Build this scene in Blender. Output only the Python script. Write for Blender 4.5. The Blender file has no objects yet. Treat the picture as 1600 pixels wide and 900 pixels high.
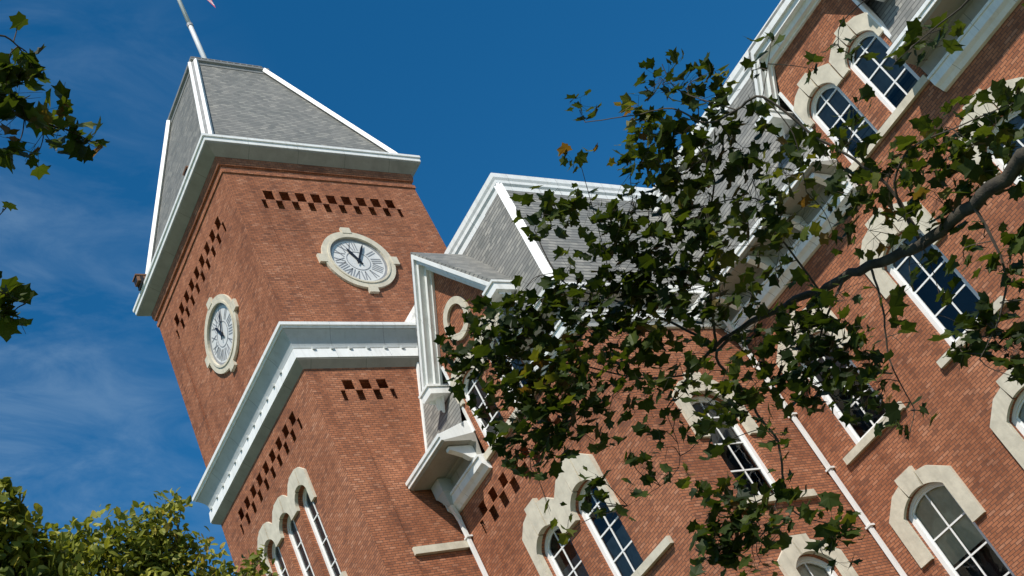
import bpy, bmesh, math, random
from mathutils import Vector, Matrix
sc = bpy.context.scene
col = sc.collection
SC, EYE = 0.75, 1.65            # survey units -> metres, eye height
rnd = random.Random(7)

# ------------------------------------------------------------------ materials
def new_mat(name):
    m = bpy.data.materials.new(name); m.use_nodes = True
    nt = m.node_tree; nt.nodes.clear()
    out = nt.nodes.new('ShaderNodeOutputMaterial')
    b = nt.nodes.new('ShaderNodeBsdfPrincipled')
    nt.links.new(b.outputs[0], out.inputs[0])
    return m, nt, b, out
def node(nt, t, **kw):
    n = nt.nodes.new(t)
    for k, v in kw.items():
        if k in n.inputs: n.inputs[k].default_value = v
        else: setattr(n, k, v)
    return n
def ramp(nt, fac, stops):
    r = nt.nodes.new('ShaderNodeValToRGB'); e = r.color_ramp.elements
    while len(e) > 1: e.remove(e[-1])
    e[0].position = stops[0][0]; e[0].color = (*stops[0][1], 1)
    for p, c in stops[1:]:
        k = e.new(p); k.color = (*c, 1)
    nt.links.new(fac, r.inputs[0]); return r.outputs[0]
def mix(nt, a, b, fac, mode='MIX'):
    m = nt.nodes.new('ShaderNodeMix'); m.data_type = 'RGBA'; m.blend_type = mode
    for s, v in ((6, a), (7, b), (0, fac)):
        if isinstance(v, (tuple, list)): m.inputs[s].default_value = (*v, 1)
        elif isinstance(v, (int, float)): m.inputs[s].default_value = v
        else: nt.links.new(v, m.inputs[s])
    return m.outputs[2]
def noise(nt, vec, scale, detail=4, rough=0.55):
    n = node(nt, 'ShaderNodeTexNoise', Scale=scale, Detail=detail, Roughness=rough)
    nt.links.new(vec, n.inputs['Vector']); return n.outputs[0]

def brick_mat():
    m, nt, b, out = new_mat('brick')
    uv = nt.nodes.new('ShaderNodeUVMap').outputs[0]
    pos = nt.nodes.new('ShaderNodeNewGeometry').outputs['Position']
    br = node(nt, 'ShaderNodeTexBrick', Scale=1.0)
    br.inputs['Mortar Size'].default_value = 0.0095; br.inputs['Mortar Smooth'].default_value = 0.25
    br.inputs['Brick Width'].default_value = 0.215; br.inputs['Row Height'].default_value = 0.077
    br.inputs['Color1'].default_value = (0, 0, 0, 1); br.inputs['Color2'].default_value = (1, 1, 1, 1)
    br.inputs['Mortar'].default_value = (0.5, 0.5, 0.5, 1); br.inputs['Bias'].default_value = 0.0
    nt.links.new(uv, br.inputs['Vector'])
    c = ramp(nt, br.outputs['Color'], [(0.0, (0.215, 0.086, 0.048)), (0.12, (0.31, 0.114, 0.056)), (0.5, (0.362, 0.134, 0.064)), (0.85, (0.405, 0.156, 0.077)), (1.0, (0.435, 0.195, 0.11))])
    # weathering: broad drifts of paler and sootier brick, rain streaks
    n1 = noise(nt, pos, 0.55, 5, 0.6)
    c = mix(nt, c, ramp(nt, n1, [(0.3, (0.74, 0.70, 0.70)), (0.5, (1, 1, 1)), (0.70, (1.2, 1.28, 1.34))]), 0.85, 'MULTIPLY')
    mp = node(nt, 'ShaderNodeMapping'); mp.inputs['Scale'].default_value = (2.2, 2.2, 0.16); nt.links.new(pos, mp.inputs[0])
    n2 = noise(nt, mp.outputs[0], 1.0, 6, 0.65)
    c = mix(nt, c, ramp(nt, n2, [(0.30, (0.55, 0.50, 0.50)), (0.48, (1, 1, 1)), (0.7, (1.16, 1.2, 1.26))]), 0.7, 'MULTIPLY')
    n3 = noise(nt, pos, 5.0, 4, 0.7)
    c = mix(nt, c, ramp(nt, n3, [(0.35, (0.72, 0.7, 0.7)), (0.55, (1, 1, 1)), (0.7, (1.12, 1.12, 1.12))]), 0.6, 'MULTIPLY')
    c = mix(nt, c, (0.12, 0.064, 0.046), br.outputs['Fac'])
    nt.links.new(c, b.inputs['Base Color']); b.inputs['Roughness'].default_value = 0.9
    b.inputs['Specular IOR Level'].default_value = 0.2
    bp = node(nt, 'ShaderNodeBump', Strength=0.6, Distance=0.006); bp.invert = True
    nt.links.new(br.outputs['Fac'], bp.inputs['Height']); nt.links.new(bp.outputs[0], b.inputs['Normal'])
    return m
def slate_mat():
    m, nt, b, out = new_mat('slate')
    uv = nt.nodes.new('ShaderNodeUVMap').outputs[0]
    pos = nt.nodes.new('ShaderNodeNewGeometry').outputs['Position']
    br = node(nt, 'ShaderNodeTexBrick', Scale=1.0)
    br.inputs['Mortar Size'].default_value = 0.005; br.inputs['Mortar Smooth'].default_value = 0.3
    br.inputs['Brick Width'].default_value = 0.26; br.inputs['Row Height'].default_value = 0.17
    br.inputs['Color1'].default_value = (0, 0, 0, 1); br.inputs['Color2'].default_value = (1, 1, 1, 1)
    br.inputs['Mortar'].default_value = (0, 0, 0, 1)
    nt.links.new(uv, br.inputs['Vector'])
    c = ramp(nt, br.outputs['Color'], [(0, (0.135, 0.138, 0.128)), (0.3, (0.180, 0.178, 0.165)), (0.7, (0.205, 0.202, 0.185)), (1, (0.27, 0.262, 0.235))])
    n1 = noise(nt, pos, 0.8, 5, 0.6)
    c = mix(nt, c, ramp(nt, n1, [(0.3, (0.8, 0.82, 0.8)), (0.7, (1.15, 1.12, 1.08))]), 0.8, 'MULTIPLY')
    c = mix(nt, c, (0.12, 0.118, 0.108), br.outputs['Fac'])
    # the butt edge of every course: a dark lap line and a saw-tooth relief
    sx = nt.nodes.new('ShaderNodeSeparateXYZ'); nt.links.new(uv, sx.inputs[0])
    dv = node(nt, 'ShaderNodeMath', operation='DIVIDE'); nt.links.new(sx.outputs[1], dv.inputs[0]); dv.inputs[1].default_value = 0.17
    fr = node(nt, 'ShaderNodeMath', operation='FRACT'); nt.links.new(dv.outputs[0], fr.inputs[0])
    ln = ramp(nt, fr.outputs[0], [(0.0, (1, 1, 1)), (0.14, (1, 1, 1)), (0.24, (0, 0, 0)), (0.93, (0, 0, 0)), (1.0, (1, 1, 1))])
    c = mix(nt, c, (0.075, 0.074, 0.068), ln)
    nt.links.new(c, b.inputs['Base Color']); b.inputs['Roughness'].default_value = 0.7
    bp = node(nt, 'ShaderNodeBump', Strength=0.6, Distance=0.03); bp.invert = True
    nt.links.new(fr.outputs[0], bp.inputs['Height']); nt.links.new(bp.outputs[0], b.inputs['Normal'])
    return m
def plain(name, c, rough=0.6, var=0.15, scale=3.0, streak=0.0, dirt=(0.35, 0.33, 0.29), metallic=0.0, seam=None, bump=0.0):
    m, nt, b, out = new_mat(name)
    pos = nt.nodes.new('ShaderNodeNewGeometry').outputs['Position']
    n = noise(nt, pos, scale, 5, 0.6)
    lo = tuple(x*(1-var) for x in c); hi = tuple(min(1, x*(1+var)) for x in c)
    o = ramp(nt, n, [(0.3, lo), (0.7, hi)])
    if streak:
        mp = node(nt, 'ShaderNodeMapping'); mp.inputs['Scale'].default_value = (6, 6, 0.5); nt.links.new(pos, mp.inputs[0])
        s = noise(nt, mp.outputs[0], 1.0, 5, 0.6)
        f = ramp(nt, s, [(0.52, (0, 0, 0)), (0.75, (1, 1, 1))])
        mm = node(nt, 'ShaderNodeMath', operation='MULTIPLY'); nt.links.new(f, mm.inputs[0]); mm.inputs[1].default_value = streak
        o = mix(nt, o, dirt, mm.outputs[0])
    if seam:
        uv = nt.nodes.new('ShaderNodeUVMap').outputs[0]; br = node(nt, 'ShaderNodeTexBrick', Scale=1.0)
        br.inputs['Mortar Size'].default_value = seam[2]; br.inputs['Mortar Smooth'].default_value = 0.3
        br.inputs['Brick Width'].default_value = seam[0]; br.inputs['Row Height'].default_value = seam[1]
        nt.links.new(uv, br.inputs['Vector']); o = mix(nt, o, tuple(0.38*x for x in c), br.outputs['Fac'])
    if bump:
        bp = node(nt, 'ShaderNodeBump', Strength=0.9, Distance=bump); nt.links.new(noise(nt, pos, scale*1.6, 6, 0.65), bp.inputs['Height']); nt.links.new(bp.outputs[0], b.inputs['Normal'])
    nt.links.new(o, b.inputs['Base Color']); b.inputs['Roughness'].default_value = rough; b.inputs['Metallic'].default_value = metallic
    return m
def glass_mat():
    m, nt, b, out = new_mat('window_glass')
    nt.nodes.remove(b)
    tr = node(nt, 'ShaderNodeBsdfTransparent'); tr.inputs[0].default_value = (0.78, 0.82, 0.84, 1)
    gl = node(nt, 'ShaderNodeBsdfGlossy', Roughness=0.02); gl.inputs[0].default_value = (0.86, 0.87, 0.86, 1)
    pos = nt.nodes.new('ShaderNodeNewGeometry').outputs['Position']
    bp = node(nt, 'ShaderNodeBump', Strength=0.12, Distance=0.05); nt.links.new(noise(nt, pos, 1.6, 2), bp.inputs['Height'])
    nt.links.new(bp.outputs[0], gl.inputs['Normal'])
    fr = node(nt, 'ShaderNodeFresnel', IOR=1.5); nt.links.new(bp.outputs[0], fr.inputs['Normal'])
    mx = nt.nodes.new('ShaderNodeMixShader')
    nt.links.new(fr.outputs[0], mx.inputs[0]); nt.links.new(tr.outputs[0], mx.inputs[1]); nt.links.new(gl.outputs[0], mx.inputs[2])
    nt.links.new(mx.outputs[0], out.inputs[0])
    return m
def leaf_mat(name, cols, trans, tcol):
    m, nt, b, out = new_mat(name)
    at = node(nt, 'ShaderNodeAttribute', attribute_name='leaf_tint')
    c = ramp(nt, at.outputs['Fac'], cols)
    nt.links.new(c, b.inputs['Base Color']); b.inputs['Roughness'].default_value = 0.5
    b.inputs['Specular IOR Level'].default_value = 0.2
    t = nt.nodes.new('ShaderNodeBsdfTranslucent')
    nt.links.new(mix(nt, c, tcol, 1.0, 'MULTIPLY'), t.inputs[0])
    mx = nt.nodes.new('ShaderNodeMixShader'); mx.inputs[0].default_value = trans
    nt.links.new(b.outputs[0], mx.inputs[1]); nt.links.new(t.outputs[0], mx.inputs[2]); nt.links.new(mx.outputs[0], out.inputs[0])
    return m

M = dict(
    brick=brick_mat(), slate=slate_mat(), glass=glass_mat(),
    stone=plain('limestone', (0.56, 0.505, 0.395), 0.85, 0.14, 3.0, 0.4, (0.33, 0.29, 0.22), bump=0.012),
    white=plain('white_paint', (0.76, 0.76, 0.73), 0.5, 0.07, 2.0, 0.4, (0.40, 0.385, 0.34), seam=(1.9, 40.0, 0.006)),
    sash=plain('sash_paint', (0.78, 0.77, 0.74), 0.45, 0.04, 3.0, 0.15),
    cove=plain('shade_toned_cove_paint', (0.40, 0.425, 0.42), 0.6, 0.10, 1.5, 0.35, (0.22, 0.21, 0.18), seam=(1.9, 40.0, 0.008)),  # blue-grey of the cove's shade put into the base colour
    soffit=plain('grey_brown_soffit', (0.30, 0.285, 0.245), 0.7, 0.15, 1.5, 0.35, (0.2, 0.18, 0.15), seam=(1.9, 40.0, 0.008)),  # grey-brown base, darker than the white trim
    lead=plain('lead_curb', (0.22, 0.22, 0.21), 0.55, 0.2, 2.0),
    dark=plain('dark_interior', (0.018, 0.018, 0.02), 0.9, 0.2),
    blind=plain('roller_blind', (0.74, 0.60, 0.40), 0.85, 0.12, 6.0),
    curtain=plain('grey_curtain', (0.19, 0.185, 0.18), 0.85, 0.25, 4.0),
    dial=plain('clock_dial_white', (0.64, 0.635, 0.61), 0.4, 0.06, 3.0),
    grey=plain('clock_grey', (0.25, 0.255, 0.265), 0.5, 0.12, 6.0),
    black=plain('black_paint', (0.012, 0.012, 0.014), 0.4, 0.2),
    bark=plain('plane_bark', (0.050, 0.040, 0.026), 0.85, 0.6, 9.0, bump=0.02),
    twig=plain('twig_bark', (0.055, 0.042, 0.028), 0.85, 0.3, 12.0),
    rust=plain('brown_housing', (0.17, 0.085, 0.045), 0.6, 0.3, 5.0),
    steel=plain('pole_paint', (0.72, 0.73, 0.74), 0.35, 0.06, 2.0),
    red=plain('flag_red', (0.48, 0.03, 0.05), 0.75, 0.1), fwhite=plain('flag_white', (0.75, 0.74, 0.72), 0.75, 0.05), blue=plain('flag_blue', (0.02, 0.03, 0.14), 0.75, 0.1),
    grass=plain('lawn_grass', (0.055, 0.085, 0.025), 0.9, 0.35, 1.5),
    paving=plain('path_concrete', (0.38, 0.36, 0.32), 0.9, 0.12, 1.2),
)

# ------------------------------------------------------------------ mesh builder
def W(p): return Vector((p[0]*SC, p[1]*SC, p[2]*SC + EYE))
def F(xp): return lambda u, v, d=0.0: (xp - d, u, v)      # a wall facing -X: u runs along Y
def S(yp): return lambda u, v, d=0.0: (u, yp - d, v)      # a wall facing -Y: u runs along X
class MB:
    def __init__(s): s.v = []; s.f = []; s.raw = False
    def add(s, pts, faces):
        n = len(s.v); s.v += [tuple(p) for p in pts]; s.f += [tuple(n+i for i in f) for f in faces]
    def quad(s, *p): s.add(p, [tuple(range(len(p)))])
    def box(s, a, b):
        x0, y0, z0 = a; x1, y1, z1 = b
        s.add([(x0,y0,z0),(x1,y0,z0),(x1,y1,z0),(x0,y1,z0),(x0,y0,z1),(x1,y0,z1),(x1,y1,z1),(x0,y1,z1)],
              [(0,3,2,1),(4,5,6,7),(0,1,5,4),(1,2,6,5),(2,3,7,6),(3,0,4,7)])
    def fbox(s, fr, u0, u1, v0, v1, d0, d1):
        p = [fr(u, v, d) for d in (d0, d1) for u, v in ((u0,v0),(u1,v0),(u1,v1),(u0,v1))]
        s.add(p, [(0,1,2,3),(4,5,6,7),(0,1,5,4),(1,2,6,5),(2,3,7,6),(3,0,4,7)])
    def fpoly(s, fr, pts, d0, d1):
        n = len(pts); p = [fr(u, v, d0) for u, v in pts] + [fr(u, v, d1) for u, v in pts]
        s.add(p, [tuple(range(n)), tuple(range(n, 2*n))] + [(i, (i+1) % n, n+(i+1) % n, n+i) for i in range(n)])
    def ring(s, fr, outer, inner, d0, d1, closed=True):
        n = len(outer); P = []
        for d in (d0, d1):
            P += [fr(u, v, d) for u, v in outer] + [fr(u, v, d) for u, v in inner]
        fs = []
        for i in range(n if closed else n-1):
            j = (i+1) % n
            fs += [(i, j, n+j, n+i), (2*n+i, 2*n+j, 3*n+j, 3*n+i), (i, j, 2*n+j, 2*n+i), (n+i, n+j, 3*n+j, 3*n+i)]
        if not closed:
            for i in (0, n-1): fs.append((i, n+i, 3*n+i, 2*n+i))
        s.add(P, fs)
    def sweep(s, sections, cap=True):
        """sections: list of equal-length closed loops of points"""
        n = len(sections[0]); base = len(s.v)
        for sec in sections: s.v += [tuple(p) for p in sec]
        for a in range(len(sections)-1):
            for i in range(n):
                j = (i+1) % n
                s.f.append((base+a*n+i, base+a*n+j, base+(a+1)*n+j, base+(a+1)*n+i))
        if cap:
            s.f.append(tuple(base+i for i in range(n))); s.f.append(tuple(base+(len(sections)-1)*n+i for i in range(n)))
    def beam(s, a, b, w, h, up=(0,0,1)):
        a, b = Vector(a), Vector(b); d = (b-a).normalized(); u = Vector(up); r = d.cross(u)
        if r.length < 1e-4: r = d.cross(Vector((1,0,0)))
        r.normalize(); u = r.cross(d)
        s.sweep([[q + r*x*w/2 + u*y*h/2 for x, y in ((-1,-1),(1,-1),(1,1),(-1,1))] for q in (a, b)])
    def tube(s, pts, rads, n=8):
        secs = []; pts = [Vector(p) for p in pts]; prev = None
        for i, p in enumerate(pts):
            d = (pts[min(i+1, len(pts)-1)] - pts[max(i-1, 0)]).normalized()
            r = d.cross(prev if prev is not None else (Vector((0,0,1)) if abs(d.z) < 0.9 else Vector((1,0,0))))
            if r.length < 1e-4: r = d.orthogonal()
            r.normalize(); u = r.cross(d); prev = u
            secs.append([p + (r*math.cos(t) + u*math.sin(t))*rads[i] for t in [2*math.pi*k/n for k in range(n)]])
        s.sweep(secs)
    def build(s, name, mat, parent=None, smooth=False, origin=None, orient=None):
        me = bpy.data.meshes.new(name)
        vs = [Vector(p) if s.raw else W(p) for p in s.v]
        off = Vector((0, 0, 0))
        if parent is not None: off = world_loc(parent)
        elif origin is not None: off = Vector(origin)
        me.from_pydata([p - off for p in vs], [], s.f)
        bm = bmesh.new(); bm.from_mesh(me); bmesh.ops.recalc_face_normals(bm, faces=bm.faces)
        if orient is not None:
            bm.normal_update()
            for f in bm.faces:
                if f.normal.dot(Vector(orient)) < 0: f.normal_flip()
        uvl = bm.loops.layers.uv.new('UVMap'); Z = Vector((0, 0, 1))
        for f in bm.faces:
            nn = f.normal
            if abs(nn.z) > 0.97: u, v = Vector((1,0,0)), Vector((0,1,0))
            else: u = Z.cross(nn).normalized(); v = nn.cross(u)
            if u.x + u.y < 0: u = -u
            for l in f.loops:
                q = l.vert.co + off
                l[uvl].uv = (q.dot(u), q.dot(v))
            f.smooth = smooth
        bm.to_mesh(me); bm.free()
        me.materials.append(mat)
        o = bpy.data.objects.new(name, me); col.objects.link(o)
        if parent is not None: o.parent = parent
        else: o.location = off
        return o
def world_loc(o):
    l = Vector(o.location)
    while o.parent: o = o.parent; l += Vector(o.location)
    return l
def empty(name, loc, label, cat, group=None):
    o = bpy.data.objects.new(name, None); col.objects.link(o); o.location = loc; o.empty_display_size = 0.5
    return tag(o, label, cat, group)
def tag(o, label, cat, group=None):
    o['label'] = label; o['category'] = cat
    if group: o['group'] = group
    return o

def wall(mb, fr, u0, u1, v0, v1, holes, depth=0.45):
    """a wall face with rectangular openings (u0,u1,v0,v1[,depth,closed])"""
    us = sorted({u0, u1, *[h[0] for h in holes], *[h[1] for h in holes]}); us = [u for u in us if u0 <= u <= u1]
    vs = sorted({v0, v1, *[h[2] for h in holes], *[h[3] for h in holes]}); vs = [v for v in vs if v0 <= v <= v1]
    for a, b in zip(us, us[1:]):
        run = None
        for c, d in zip(vs, vs[1:]):
            mu, mv = (a+b)/2, (c+d)/2
            inside = any(h[0] < mu < h[1] and h[2] < mv < h[3] for h in holes)
            if not inside: mb.quad(fr(a,c), fr(b,c), fr(b,d), fr(a,d))
    for h in holes:
        dp = h[4] if len(h) > 4 else depth
        a, b, c, d = h[:4]
        for p, q in (((a,c),(b,c)), ((b,c),(b,d)), ((b,d),(a,d)), ((a,d),(a,c))):
            mb.quad(fr(*p, 0), fr(*q, 0), fr(*q, -dp), fr(*p, -dp))
        if len(h) > 5 and h[5]: mb.quad(fr(a,c,-dp), fr(b,c,-dp), fr(b,d,-dp), fr(a,d,-dp))

def arch(cu, hw, spring, crown, n=14):
    """left -> right points of a segmental arch"""
    rise = crown - spring; R = (hw*hw + rise*rise) / (2*rise); cv = crown - R; t = math.asin(min(1, hw/R))
    if rise > hw: t = math.pi - t
    return [(cu + R*math.sin(-t + 2*t*i/n), cv + R*math.cos(-t + 2*t*i/n)) for i in range(n+1)]

def window(fr, cu, hw, sill, spring, crown, parent, rows=(), cols=1, glass_d=-0.27, blind=None, hood=None, sill_ext=0.3, sill_u=None, name='arched_window', fw=0.15, sill_h=0.26):
    """frame (the part) > pane, blind, stone hood, stone sill"""
    top = arch(cu, hw, spring, crown); it = arch(cu, hw-fw, spring, crown-fw*0.95)
    outer = [(cu-hw, sill)] + top + [(cu+hw, sill)]
    inner = [(cu-hw+fw, sill+fw)] + it + [(cu+hw-fw, sill+fw)]
    mb = MB(); mb.ring(fr, outer, inner, glass_d-0.06, glass_d+0.10)
    g2 = fw*0.45                                    # the sash inside the box frame
    it2 = arch(cu, hw-fw-g2, spring, crown-fw*0.95-g2)
    inner2 = [(cu-hw+fw+g2, sill+fw+g2)] + it2 + [(cu+hw-fw-g2, sill+fw+g2)]
    mb.ring(fr, inner, inner2, glass_d-0.04, glass_d+0.035)
    for r in rows:
        mb.fbox(fr, cu-hw+fw, cu+hw-fw, r-0.028, r+0.028, glass_d-0.03, glass_d+0.03)
    for k in range(cols):
        c = cu - hw + 2*hw*(k+1)/(cols+1)
        mb.fbox(fr, c-0.026, c+0.026, sill+fw, crown-fw-0.02, glass_d-0.025, glass_d+0.025)
    o = mb.build(name, M['sash'], parent)
    p = MB(); p.quad(*[fr(u, v, glass_d) for u, v in inner]); p.build('pane', M['glass'], o, orient=Vector(fr(0,0,1))-Vector(fr(0,0,0)))
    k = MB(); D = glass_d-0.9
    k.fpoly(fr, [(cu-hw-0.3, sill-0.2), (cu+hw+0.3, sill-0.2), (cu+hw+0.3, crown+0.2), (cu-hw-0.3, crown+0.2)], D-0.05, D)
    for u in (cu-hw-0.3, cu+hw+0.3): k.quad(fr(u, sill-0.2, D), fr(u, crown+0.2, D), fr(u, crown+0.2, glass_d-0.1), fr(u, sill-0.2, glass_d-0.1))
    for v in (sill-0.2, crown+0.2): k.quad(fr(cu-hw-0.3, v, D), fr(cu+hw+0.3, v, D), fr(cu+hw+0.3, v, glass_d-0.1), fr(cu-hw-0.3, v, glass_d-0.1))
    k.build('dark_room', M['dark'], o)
    if blind:
        bmat, v0, v1 = blind; b = MB()
        n = 12; q = [(cu-hw+0.02 + (2*hw-0.04)*i/n) for i in range(n+1)]
        for i in range(n):
            z0, z1 = glass_d-0.075-0.01*math.sin(i*2.1), glass_d-0.075-0.01*math.sin((i+1)*2.1)
            b.quad(fr(q[i], v0, z0), fr(q[i+1], v0, z1), fr(q[i+1], v1, z1), fr(q[i], v1, z0))
        b.build('blind', M[bmat], o)
    ab = MB(); A = arch(cu, hw-0.004, spring, crown-0.012); ab.fpoly(fr, [(cu+hw-0.004, crown+0.05), (cu-hw+0.004, crown+0.05)] + A, -0.46, -0.034); ab.build('brick_arch', M['brick'], o)
    if hood:
        h = dict(owl=1.5, owr=1.5, legl=0, legr=0, sh=0, top=0, key=0, kw=0.39, ch=0.55, d=0.10); h.update(hood)
        pts = [(cu-h['owl'], h['legl']), (cu-h['owl'], h['sh']), (cu-h['owl']*h['ch'], h['top']-0.1), (cu-h['kw'], h['top'])]
        if h['key'] > h['top']: pts += [(cu-h['kw'], h['key']), (cu+h['kw'], h['key'])]
        pts += [(cu+h['kw'], h['top']), (cu+h['owr']*h['ch'], h['top']-0.1), (cu+h['owr'], h['sh']), (cu+h['owr'], h['legr'])]
        pts += [(cu+hw-0.002, h['legr'])] + arch(cu, hw-0.002, spring, crown-0.02)[::-1] + [(cu-hw+0.002, h['legl'])]
        hb = MB(); ar = arch(cu, hw-0.002, spring, crown-0.02, 28); k = h['kw']; g = 0.014
        ki = min(k*0.85, hw*0.5)
        left = [q for q in pts[:4] if q[0] <= cu-k+1e-6]; right = [(2*cu-u, v) for u, v in ()]
        L = [(cu-h['owl'], h['legl']), (cu-h['owl'], h['sh']), (cu-h['owl']*h['ch'], h['top']-0.1), (cu-k-g, h['top'])] + [q for q in ar if q[0] < cu-ki-g][::-1] + [(cu-hw+0.002, h['legl'])]
        Rr = [(cu+h['owr'], h['legr']), (cu+h['owr'], h['sh']), (cu+h['owr']*h['ch'], h['top']-0.1), (cu+k+g, h['top'])] + [q for q in ar if q[0] > cu+ki+g] + [(cu+hw-0.002, h['legr'])]
        kt = max(h['key'], h['top'])
        K = [(cu-k, h['top']), (cu-k, kt), (cu+k, kt), (cu+k, h['top'])] if kt > h['top'] else [(cu-k, kt), (cu+k, kt)]
        K += [q for q in ar if cu-ki <= q[0] <= cu+ki][::-1]
        def split(poly, v):                      # a bed joint across the leg
            lo = [(u, min(w, v-g)) for u, w in poly]; hi = [(u, max(w, v+g)) for u, w in poly]
            return lo, hi
        hb.fpoly(fr, L, -0.03, h['d']); hb.fpoly(fr, Rr, -0.03, h['d']); hb.fpoly(fr, K, -0.03, h['d']+0.025)
        hb.build('hood', M['stone'], o)
    sb = MB(); a, b_ = sill_u if sill_u else (cu-hw-sill_ext, cu+hw+sill_ext)
    if sill_u is None or sill_u[1] > sill_u[0]:
        sb.fbox(fr, a, b_, sill-sill_h, sill, -0.3, 0.16); sb.build('sill', M['stone'], o)
    return o

def corbels(u_start, period, n, vtop, vmid, vbot, uw, depth=0.14, last=True):
    """staggered rows of deep brick pockets under a cornice"""
    hs = []
    for i in range(n):
        a = u_start + i*period
        hs.append((a, a+uw, vmid+0.03, vtop, 0.05))
        hs.append((a-(period-uw)-0.03 if i else a-0.24, a-0.004 if i else a-0.02, vbot, vmid-0.01, 0.05))
    if last: hs.append((u_start+n*period-0.33, u_start+n*period-0.10, vbot, vmid-0.01, 0.05))
    return hs

def profile_run(mb, prof, path):
    """sweep a closed (p,z) cornice profile along mitred plan corners; path: list of functions p -> (x,y)"""
    mb.sweep([[(*c(p), z) for p, z in prof] for c in path])
# ------------------------------------------------------------------ ground
GZ = -2.2
def ground():
    mb = MB(); mb.raw = True
    mb.quad((-900,-900,0),(900,-900,0),(900,900,0),(-900,900,0))
    o = mb.build('lawn', M['grass']); o['kind'] = 'structure'
    mb = MB(); mb.raw = True
    mb.quad((10.5,-30,0.004),(13.2,-30,0.004),(13.2,60,0.004),(10.5,60,0.004))
    o = mb.build('path', M['paving']); o['kind'] = 'structure'
ground()

# ------------------------------------------------------------------ clock tower
TX, TY, TX2, TY2 = 22.58, 33.02, 32.88, 43.32
tower = empty('clock_tower', W((27.73, 38.17, GZ)), 'square red brick clock tower with hipped grey slate roof and two white clocks', 'clock tower')
mb = MB()
fs, ff = S(TY), F(TX)
wall(mb, fs, TX, TX2, 30.0, 41.3, [(23.93, 31.4, 30.2, 37.93, 0.05)] + corbels(24.19, 0.808, 9, 39.18, 38.56, 37.97, 0.49))
wall(mb, S(TY+0.05), 23.93, 31.4, 30.2, 37.93, [])
wall(mb, ff, TY, TY2, 30.0, 41.3, [(34.45, 41.95, 30.2, 37.93, 0.05)] + corbels(34.72, 0.808, 9, 39.18, 38.56, 37.97, 0.49))
wall(mb, F(TX+0.05), 34.45, 41.95, 30.2, 37.93, [])
mb.quad((TX2,TY,30),(TX2,TY2,30),(TX2,TY2,41.3),(TX2,TY,41.3)); mb.quad((TX,TY2,30),(TX2,TY2,30),(TX2,TY2,41.3),(TX,TY2,41.3))
def sq(p): return [lambda q: (TX-q, TY2+q), lambda q: (TX-q, TY-q), lambda q: (TX2+q, TY-q), lambda q: (TX2+q, TY2+q), lambda q: (TX-q, TY2+q)]
profile_run(mb, [(0.0,40.2),(0.06,40.22),(0.06,40.42),(0.0,40.44)], sq(0))
profile_run(mb, [(0.0,40.66),(0.09,40.68),(0.14,40.9),(0.14,41.28),(0.0,41.3)], sq(0))
# lower stage, 0.12 proud
LX, LY, LY2 = TX-0.12, TY-0.12, TY2+0.12
trip = (36.35, 38.2, 40.05)
wall(mb, S(LY), LX, 33.0, GZ, 28.6, [(23.83, 26.3, GZ+1, 26.5, 0.05)] + corbels(23.94, 0.79, 3, 27.65, 27.13, 26.58, 0.48))
wall(mb, S(LY+0.05), 23.83, 26.3, GZ+1, 26.5, [])
wh = [(c-0.60, c+0.60, 20.5, 25.05, 0.5) for c in trip] + [(c-0.60, c+0.60, 8.5, 13.5, 0.5) for c in trip]
wall(mb, F(LX), LY, LY2, GZ, 28.6, [(34.45, 41.95, GZ+1, 26.5, 0.05)] + corbels(34.72, 0.808, 9, 27.65, 27.13, 26.58, 0.49))
wall(mb, F(LX+0.05), 34.45, 41.95, GZ+1, 26.5, wh)
mb.quad((LX,LY2,GZ),(33,LY2,GZ),(33,LY2,28.6),(LX,LY2,28.6)); mb.quad((33,LY,GZ),(33,LY2,GZ),(33,LY2,28.6),(33,LY,28.6))
mb.build('brick_wall', M['brick'], tower)
mb = MB()
def void(fr, u0, u1, v0, v1):
    for d in (-0.8,): mb.quad(fr(u0,v0,d), fr(u1,v0,d), fr(u1,v1,d), fr(u0,v1,d))
    for a, b in (((u0,v0),(u1,v0)), ((u1,v0),(u1,v1)), ((u1,v1),(u0,v1)), ((u0,v1),(u0,v0))):
        mb.quad(fr(*a,-0.055), fr(*b,-0.055), fr(*b,-0.8), fr(*a,-0.8))
for a in ((fs, 23.8, 31.5, 37.95, 39.3), (ff, 34.4, 42, 37.95, 39.3), (S(LY), 23.6, 26.35, 26.54, 27.75), (F(LX), 34.4, 42, 26.54, 27.75)):
    mb = MB(); void(*a); mb.build('pocket_hollow', M['brick'], tower)  # hollow added behind the corbel pockets to keep them dark
# top eave
mb = MB()
profile_run(mb, [(0.145,41.15),(0.62,41.52),(0.65,41.56),(0.1,41.62)], sq(0))
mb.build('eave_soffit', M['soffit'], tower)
mb = MB()
profile_run(mb, [(0.60,41.63),(0.67,41.63),(0.67,41.85),(0.73,41.88),(0.73,42.03),(-0.1,42.3),(-0.1,41.9)], sq(0))
mb.build('eave_gutter', M['white'], tower)
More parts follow.
